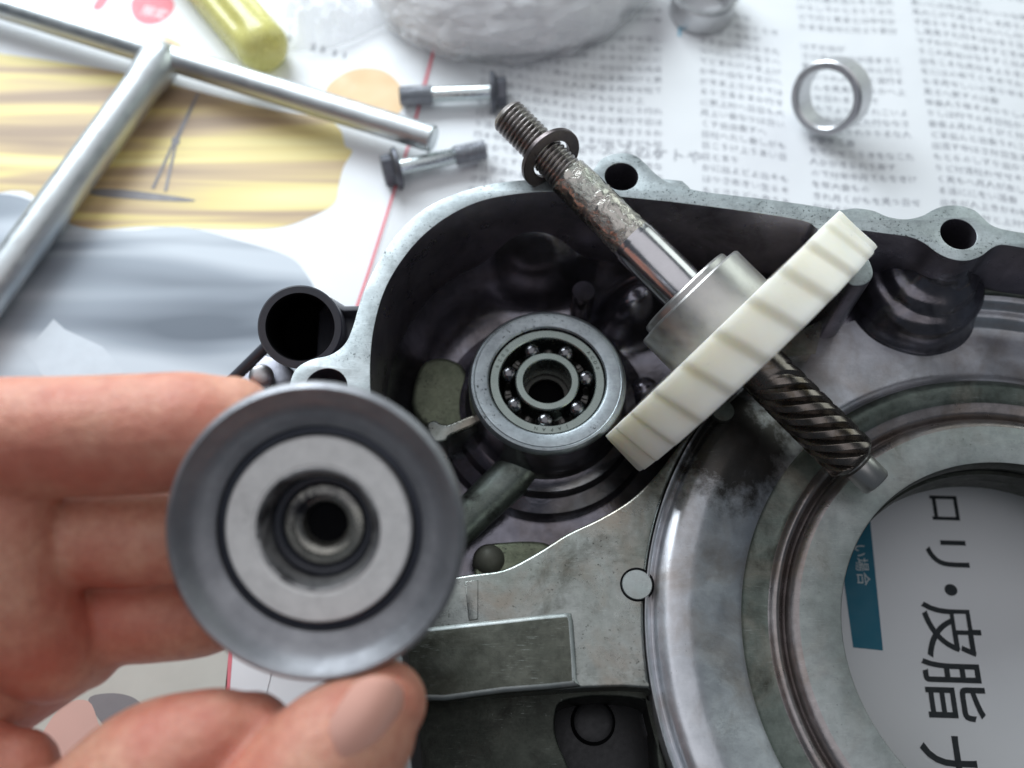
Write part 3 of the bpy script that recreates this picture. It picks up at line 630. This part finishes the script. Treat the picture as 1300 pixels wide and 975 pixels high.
# galled journal
nx, nth = 90, 72; v, f = [], []
for i in range(nx):
    x = t_th+(t_w-t_th)*i/(nx-1)
    for k in range(nth):
        th = 2*math.pi*k/nth; p = Vector((x*3, math.cos(th)*1.6, math.sin(th)*1.6))
        r = 0.445+0.035*i/nx + 0.020*mnoise.fractal(p*1.5, 0.8, 2.1, 4) + 0.007*mnoise.noise(p*7)
        if i < 4: r -= 0.03*(4-i)
        if i == 0 or i == nx-1: r = min(r, 0.3)
        v.append((x, r*math.cos(th), r*math.sin(th)))
for i in range(nx-1):
    for k in range(nth):
        l = (k+1) % nth; f.append((i*nth+k, i*nth+l, (i+1)*nth+l, (i+1)*nth+k))
obj('galled_journal', pyd('galled_journal', v, f, 50), M_galled, shaft, MS)
obj('polished_journal', lathe('polished_journal', [(0.3, t_w-0.1), (0.49, t_w-0.1), (0.505, t_w), (0.515, t_w+0.03), (0.515, t_p+0.6)], 72, axis='X'), M_polish, shaft, MS)
obj('collar', lathe('collar', [(0.515, t_c-0.02), (0.56, t_c-0.05), (0.98, t_c-0.06), (1.10, t_c-0.04), (1.13, t_c+0.0), (1.14, t_c+0.10), (1.33, t_c+0.12), (1.37, t_c+0.16), (1.37, t_g0+0.01), (0.6, t_g0+0.01)], 120, axis='X', angle=30), M_collar, shaft, MS)
# helical gear
NTH, RG, DG = 25, 3.365, 0.075
def gear_mesh():
    n = NTH*18; nx = 15; v, f = [], []
    for i in range(nx):
        x = t_g0+(t_g1-t_g0)*i/(nx-1); tw_ = 0.27*(x-t_g0)/3.3
        for k in range(n):
            th = 2*math.pi*k/n - tw_; ph = (k % 18)/18
            d = DG*((1-ph)/0.72)**1.2 if ph > 0.28 else DG*(0.5-0.5*math.cos(math.pi*ph/0.28))
            r = RG-d-0.006*mnoise.noise((x*2, k*0.05, 0))
            if i in (0, nx-1): r -= 0.015
            v.append((x, -r*math.sin(th), r*math.cos(th)))
    for i in range(nx-1):
        for k in range(n):
            l = (k+1) % n; f.append((i*n+k, i*n+l, (i+1)*n+l, (i+1)*n+k))
    for i, s in ((0, 0), (nx-1, 1)):
        b0 = len(v); x = v[i*n][0]
        for rr, off in ((2.85, 0), (2.75, 0.06), (1.55, 0.06), (1.4, 0.0), (0.5, 0.0)):
            for k in range(n):
                th = 2*math.pi*k/n; v.append((x+(off if s == 0 else -off), -rr*math.sin(th), rr*math.cos(th)))
        prev = i*n
        for q in range(5):
            for k in range(n):
                l = (k+1) % n; f.append((prev+k, prev+l, b0+q*n+l, b0+q*n+k))
            prev = b0+q*n
    return pyd('nylon_gear', v, f, 24)
obj('nylon_gear', gear_mesh(), M_nylon, shaft, MS)
# worm: eight starts at about 45 degrees
x_end = t_w1
def wrm(x, ph):
    d = abs(ph-0.5)*2                       # 1 on the land, 0 in the groove
    g = max(0.0, 1-d*1.9)
    fade = min(1.0, max(0.0, (x-t_g1-0.42)/0.6))
    r = 0.555-0.11*g*fade
    return min(r, 0.40+(x_end-x)*1.2)
obj('worm', helix('worm', t_g1-0.1, x_end, wrm, 7, 2.6, 252, 0.025, True), M_worm, shaft, MS)
obj('pilot_pin', lathe('pilot_pin', [(0.30, x_end-0.02), (0.29, x_end+0.05), (0.335, x_end+0.09), (0.335, L-0.05), (0.30, L), (0, L)], 56, axis='X'), M_collar, shaft, MS)
# loose washer
tw = ta(696, 204); wc = A0+AX*tw
nrm = (AX*0.85 + (CP-wc).normalized()*0.50).normalized()
obj('washer', lathe('washer', [(0.46, -0.065), (0.70, -0.065), (0.72, -0.045), (0.72, 0.045), (0.70, 0.065), (0.475, 0.065), (0.46, 0.05)], 72, True, 30), M_washer, None, frame_z(wc, nrm),
    'dark steel washer hanging loose on the threaded end of the worm shaft', 'washer')

# ================================================================== HOSE AND FITTINGS LEFT OF THE CASING
hc = at(381, 415, 4.9); hd = (CP-hc).normalized()
hd = (hd + Vector((-0.10, 0.05, 0))).normalized()
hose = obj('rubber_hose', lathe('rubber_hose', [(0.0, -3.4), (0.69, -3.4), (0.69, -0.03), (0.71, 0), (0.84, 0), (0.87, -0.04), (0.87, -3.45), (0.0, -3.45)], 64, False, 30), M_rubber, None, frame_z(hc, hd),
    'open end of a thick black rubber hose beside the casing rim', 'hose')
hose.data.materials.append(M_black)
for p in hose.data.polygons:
    if math.hypot(p.center.x, p.center.y) < 0.70: p.material_index = 1  # inside of the hose coloured black for its shade
fit = empty('hose_bracket', at(430, 420, 3.0), 'dark moulded bracket between black hose and casing wall', 'bracket')
obj('bracket_arm', extrude('bracket_arm', [pix([(405, 395), (418, 378), (436, 388), (452, 388), (470, 390), (470, 440), (440, 470), (400, 470)], 3.4, 1, True)], 0.3, 3.4, 0.06), M_rubber, fit)
obj('bracket_lip', extrude('bracket_lip', [pix([(412, 384), (420, 377), (438, 388), (470, 388), (470, 394), (436, 395)], 3.7, 1, True)], 3.2, 3.7, 0.03), plain('bracket_edge', (0.10, 0.105, 0.12), 0.4), fit)
st = empty('clamp_strap', at(320, 470, 1), 'thin dark clamp strap with a screw beside the fingertip', 'clamp')
a, b = at(338, 440, 3.2), at(285, 492, 2.6)
obj('strap', tube('strap', [a, a.lerp(b, .5), b], [0.13]*3, 12), M_rubber, st)
c = at(332, 478, 3.0); obj('screw_head', lathe('screw_head', [(0, 0.02), (0.12, 0.02), (0.2, 0.0), (0.26, -0.05), (0.28, -0.14), (0.28, -0.5)], 32), M_spacer, st, frame_z(c, (CP-c)))
c = at(352, 492, 2.6); obj('clamp_body', extrude('clamp_body', [pix([(300, 470), (335, 448), (372, 468), (385, 520), (300, 540)], 2.5, 2, True)], 0.1, 2.5, 0.1), plain('clamp_grey', (0.28, 0.28, 0.32), 0.35, 0.8), st)

# ================================================================== T-HANDLE, SCREWDRIVER, BOLTS, SPACERS, RAG
th = empty('t_handle_wrench', at(205, 80, 0.05), 'chrome T-handle wrench lying on the leaflet over the yellow garment print', 'wrench')
zb = 0.75
b0, b1, bj = at(-160, -42, zb), at(551, 177, zb), at(206, 74, zb)
def cyl_chain(name, p, q, r, ch, n=40, ball=False):
    d = (q-p).normalized(); return tube(name, [p, p+d*ch, p+(q-p)*0.5, q-d*ch, q], [r-ch, r, r, r, r-ch], n)
obj('cross_bar', cyl_chain('cross_bar', b0, b1, 0.385, 0.05), M_chrome, th)
s1 = at(-90, 480, zb-0.1); dd = (s1-bj).normalized()
obj('stem', tube('stem', [bj-dd*0.36, bj-dd*0.30, bj-dd*0.1, bj+dd*0.25, bj+dd*0.6, bj+dd*0.95, bj+dd*1.3, s1], [0.20, 0.40, 0.55, 0.61, 0.60, 0.55, 0.52, 0.52], 40, round_caps=3), M_chrome, th)
sd = empty('screwdriver', at(300, 50, 0.05), 'yellow translucent fluted screwdriver handle lying next to the plastic bag', 'screwdriver')
p0, p1 = at(190, -110, 0.72), at(346, 74, 0.66)
d = (p1-p0).normalized(); Ls = (p1-p0).length
nx, n = 40, 60; v, f = [], []
for i in range(nx):
    x = Ls*i/(nx-1); e = Ls-x
    R = 0.78*math.sqrt(max(0.02, 1-(max(0, 0.55-e)/0.62)**2))
    fl = min(1, max(0, (e-0.75)/0.35))
    for k in range(n):
        a = 2*math.pi*k/n; g = max(0, math.cos(6*a))**0.7
        r = R-0.10*fl*g
        v.append((x, r*math.cos(a), r*math.sin(a)))
for i in range(nx-1):
    for k in range(n):
        l = (k+1) % n; f.append((i*n+k, i*n+l, (i+1)*n+l, (i+1)*n+k))
f.append(tuple((nx-1)*n+k for k in range(n)))
obj('grip', pyd('grip', v, f, 40), M_brass, sd, frame(p0, d, (0, 0, 1)))
obj('shank', tube('shank', [p0-d*7, p0+d*3.5], [0.28, 0.28], 24), M_chrome, sd)
def bolt(pt, ph, label):
    a, b = at(*pt, 0.36), at(*ph, 0.42); ax = (b-a).normalized(); Lb = (b-a).length; M = frame(a, ax, (0, 0, 1))
    o = empty('flange_bolt', None, label, 'bolt', 'flange bolts on the newspaper', mat=M)
    obj('threaded_end', helix('threaded_end', 0, Lb*0.34, lambda x, q: 0.30-0.05*(1-abs(q-0.5)*2), 1, 0.125, 32, 0.02), M_boltgrey, o, M)
    obj('shank', lathe('shank', [(0.2, Lb*0.33), (0.225, Lb*0.35), (0.225, Lb-0.1)], 36, axis='X'), M_zinc, o, M)
    obj('flange', lathe('flange', [(0.2, Lb-0.13), (0.56, Lb-0.12), (0.60, Lb-0.08), (0.58, Lb), (0.40, Lb+0.10)], 40, axis='X'), M_boltdark, o, M)
    hx = extrude('hex_head', [[(0.44*math.cos(math.pi/3*i), 0.44*math.sin(math.pi/3*i)) for i in range(6)]], 0, 0.36, 0.04)
    obj('hex_head', hx, M_boltdark, o, M @ Matrix.Translation((Lb, 0, 0)) @ Matrix.Rotation(math.pi/2, 4, 'Y'))
bolt((508, 122), (628, 117), 'upper dark-headed flange bolt pointing left, near the peach circle print')
bolt((616, 190), (502, 214), 'lower dark-headed flange bolt with its threads towards the worm shaft')
def spacer(px, py, z, R, r, h, nrm, label):
    c = at(px, py, z)
    obj('spacer_ring', lathe('spacer_ring', [(r, -h/2), (r, h/2-0.04), (r+0.04, h/2), (R-0.05, h/2), (R, h/2-0.05), (R, -h/2+0.05), (R-0.05, -h/2), (r+0.04, -h/2)], 72, True, 30), M_spacer, None, frame_z(c, nrm), label, 'spacer', group='spacer rings on the newspaper')
spacer(1055, 122, 1.1, 1.04, 0.80, 0.80, tuple(-FW*0.75-RT*0.72-UP*0.44), 'silver spacer ring tilted on the newspaper text, in full view')
spacer(893, 2, 0.42, 1.0, 0.76, 0.8, (0.0, 0.0, 1), 'silver spacer ring lying flat by the short blue printed line')
# rag in a bag
def blob(name, c, rad, m, seed, amp, rot=0.0, label=None, cat=None):
    bm = bmesh.new(); bmesh.ops.create_icosphere(bm, subdivisions=6, radius=1.0)
    for vv in bm.verts:
        p = vv.co.copy(); k = 1+amp*mnoise.fractal(p*1.4+Vector((seed, 0, 0)), 0.9, 2.0, 4) + amp*0.35*abs(mnoise.noise(p*4+Vector((seed, 3, 0))))
        vv.co = Vector((p.x*rad[0], p.y*rad[1], max(p.z, -0.55)*rad[2]))*k
    me = bpy.data.meshes.new(name); bm.to_mesh(me); bm.free(); finish(me, None)
    return obj(name, me, m, None, Matrix.Translation(c) @ Matrix.Rotation(rot, 4, 'Z'), label, cat)
c = at(655, -8, 0.8); blob('rag', Vector((c.x, c.y+0.7, 0.9)), (4.0, 2.9, 1.7), M_rag, 2.0, 0.08, 0.22, 'bundled grey cloth rag resting at the far edge of the newspaper', 'rag')
nx, ny = 90, 60; v, f = [], []
o0 = at(330, -40, 0); ex = at(600, -25, 0)-o0; ey = at(356, 66, 0)-o0
for j in range(ny):
    for i in range(nx):
        s, t = i/(nx-1), j/(ny-1)
        p = o0+ex*s+ey*t*(0.75+0.25*math.sin(s*5+1))
        q = Vector((p.x*0.8, p.y*0.8, 0)); h = 0.35+1.3*abs(mnoise.fractal(q*0.9, 0.9, 2.1, 4))+0.5*abs(mnoise.noise(q*2.3))
        e = min(1, min(s, 1-s)*7, (1-t)*6+0.05)
        v.append((p.x, p.y, 0.06+h*e))
for j in range(ny-1):
    for i in range(nx-1): f.append((j*nx+i, j*nx+i+1, (j+1)*nx+i+1, (j+1)*nx+i))
bag = obj('plastic_bag', pyd('plastic_bag', v, f, 25), M_film, None, None, 'crumpled clear plastic bag between screwdriver handle and grey rag', 'plastic bag')

bm = bmesh.new(); bmesh.ops.create_icosphere(bm, subdivisions=6, radius=1.0)
for vv in bm.verts:
    p = vv.co.copy(); k = 1.07+0.10*abs(mnoise.fractal(p*2.2+Vector((9, 0, 0)), 0.9, 2.1, 4))+0.05*abs(mnoise.noise(p*6))
    vv.co = Vector((p.x*4.0, p.y*2.9, max(p.z, -0.5)*1.7))*k
me = bpy.data.meshes.new('pouch'); bm.to_mesh(me); bm.free(); finish(me, 20)
obj('pouch', me, M_film, bag, Matrix.Translation((at(655, -8, 0.8).x, at(655, -8, 0.8).y+0.9, 0.9)) @ Matrix.Rotation(0.22, 4, 'Z'))

# ================================================================== HELD DISC
DC = dp(398, 677, 14.6); DN = (-FW + RT*(-0.02) + UP*(-0.03)).normalized()
MD = frame_z(DC, DN)
disc = empty('bearing_holder', None, 'round grey steel bushing with pale inner ring held between the fingers', 'bushing', mat=MD)
obj('flange', lathe('flange', [(1.55, -0.58), (1.56, -0.37), (1.60, -0.34), (1.74, -0.31), (1.86, -0.27), (1.95, -0.20), (2.02, -0.11), (2.08, -0.03), (2.14, 0.01), (2.20, -0.04), (2.23, -0.12), (2.21, -0.30), (2.05, -0.62), (1.7, -0.9), (1.6, -2.2), (1.1, -2.2), (1.1, -0.7)], 160, True, 26), M_disc, disc, MD)
obj('seal_groove', lathe('seal_groove', [(1.40, -0.62), (1.42, -0.52), (1.48, -0.43), (1.54, -0.46), (1.56, -0.64)], 140, False, 40), plain('blue_grey_seal', (0.10, 0.11, 0.14), 0.4, 0.5), disc, MD)
obj('inner_ring', lathe('inner_ring', [(1.39, -0.750), (1.40, -0.320), (1.37, -0.280), (0.99, -0.280), (0.965, -0.295), (0.94, -0.295), (0.92, -0.275), (0.89, -0.285), (0.81, -0.430), (0.79, -0.490), (0.785, -0.950)], 140, False, 30), M_discring, disc, MD)
M_wear = metal('worn_bevel_steel', (0.50, 0.50, 0.50), (0.30, 0.30, 0.31), (0.06, 0.06, 0.065), (0.25, 0.45), 0.7, 1.6, (0.48, 0.6))
ir = bpy.data.objects['inner_ring']; ir.data.materials.append(M_wear)
for p in ir.data.polygons:
    if math.hypot(p.center.x, p.center.y) < 0.95: p.material_index = 1
obj('bore_core', lathe('bore_core', [(0.62, -1.2), (0.62, -0.80), (0.60, -0.76), (0.48, -0.74), (0.465, -0.79), (0.40, -0.81), (0.36, -0.85), (0.32, -1.0), (0.32, -2.6)], 100, False, 30), M_disccore, disc, MD)
obj('seal_ring', lathe('seal_ring', [(0.79, -0.72), (0.75, -0.66), (0.69, -0.66), (0.64, -0.74), (0.62, -0.98)], 90, False, 60), M_rubber, disc, MD)
obj('bore_shade_disc', lathe('bore_shade_disc', [(0, -1.04), (0.33, -1.03)], 40), M_black, disc, MD)  # black disc painted in for the dark depth of the bore

# ================================================================== HAND
def blend_hand():
    parts = []
    def chain(pts, n=24):
        P = [dp(x, y, d) for x, y, d, r in pts]; R = [r for *_, r in pts]
        Q = smooth_line(P, 6); RR = [q.x for q in smooth_line([(r, 0, 0) for r in R], 6)]
        parts.append(tube('t', Q, RR, n, True, None, 6))
    # index finger
    chain([(-420, 640, 16.2, 1.25), (-150, 590, 15.8, 1.10), (-20, 562, 15.7, 1.02), (80, 555, 15.7, 0.97), (180, 551, 15.8, 0.97), (245, 546, 15.8, 0.94), (292, 540, 15.9, 0.80)])
    # middle finger
    chain([(-420, 760, 16.8, 1.25), (-120, 705, 16.6, 0.95), (60, 686, 16.6, 0.81), (160, 684, 16.6, 0.80), (250, 684, 16.7, 0.74), (285, 688, 16.8, 0.5)])
    # ring finger
    chain([(-420, 860, 17.4, 1.2), (-60, 800, 17.2, 0.95), (120, 789, 17.2, 0.78), (200, 787, 17.2, 0.73), (260, 785, 17.3, 0.66), (300, 780, 17.4, 0.5)])
    # little finger, folded, and heel of the palm
    chain([(-380, 960, 17.3, 1.5), (-80, 880, 17.2, 1.3), (25, 838, 17.3, 1.12), (95, 800, 17.5, 0.98)])
    chain([(-420, 1120, 16.4, 1.6), (-160, 1030, 16.0, 1.0), (-20, 985, 15.8, 0.85), (25, 975, 15.8, 0.62)])
    chain([(-120, 570, 16.2, 1.0), (-10, 610, 16.0, 0.95), (0, 690, 15.9, 0.92), (15, 765, 16.1, 0.98), (62, 822, 16.6, 0.92), (100, 822, 17.0, 0.75)])
    # palm mass
    chain([(-430, 700, 16.6, 1.6), (-420, 900, 17.0, 1.9), (-380, 1100, 16.6, 1.9)])
    chain([(-600, 1000, 16.8, 2.2), (-1100, 1250, 17.0, 2.3)])
    # thumb: base, ball and tip
    chain([(-350, 1250, 15.8, 1.6), (-60, 1190, 15.2, 1.45), (110, 1075, 15.1, 1.30), (205, 990, 15.0, 1.22), (275, 945, 15.0, 0.88), (320, 930, 15.1, 0.62)])
    chain([(60, 1250, 14.6, 1.3), (250, 1150, 14.4, 1.25), (355, 1040, 14.5, 1.14), (425, 960, 14.7, 1.04), (470, 912, 14.9, 0.84), (487, 893, 15.0, 0.66)])
    bm = bmesh.new()
    for m in parts: bm.from_mesh(m)
    me = bpy.data.meshes.new('hand'); bm.to_mesh(me); bm.free()
    o = bpy.data.objects.new('tmp', me); COL.objects.link(o)
    r = o.modifiers.new('r', 'REMESH'); r.mode = 'VOXEL'; r.voxel_size = 0.07
    s = o.modifiers.new('s', 'SMOOTH'); s.factor = 0.5; s.iterations = 7
    u = o.modifiers.new('u', 'SUBSURF'); u.levels = 1; u.render_levels = 1
    out = eval_mesh(o); bpy.data.objects.remove(o); out.name = 'hand'
    return finish(out, None)
hand = obj('person', blend_hand(), M_skin, None, None, 'bare hand holding the round steel bushing between thumb and fingers', 'hand')
# thumb nail: a curved plate on the side of the thumb tip
nc = dp(468, 905, 14.0)
v, f = [], []; na, nb = 13, 15
for j in range(nb):
    for i in range(na):
        s, t = i/(na-1)*2-1, j/(nb-1)*2-1
        w = math.sqrt(max(0, 1-max(0, abs(t))**3.2*0.75))
        v.append((0.50*w*s, 0.62*t*(1-0.12*s*s), -0.26*s*s*w*w-0.10*t*t))
for j in range(nb-1):
    for i in range(na-1): f.append((j*na+i, j*na+i+1, (j+1)*na+i+1, (j+1)*na+i))
nz = (-FW*0.80 + RT*0.56 + UP*(-0.05)).normalized()
obj('thumb_nail', pyd('thumb_nail', v, f, None), M_nail, hand, frame_z(dp(476, 918, 13.93), nz, RT*0.8-UP*0.55))
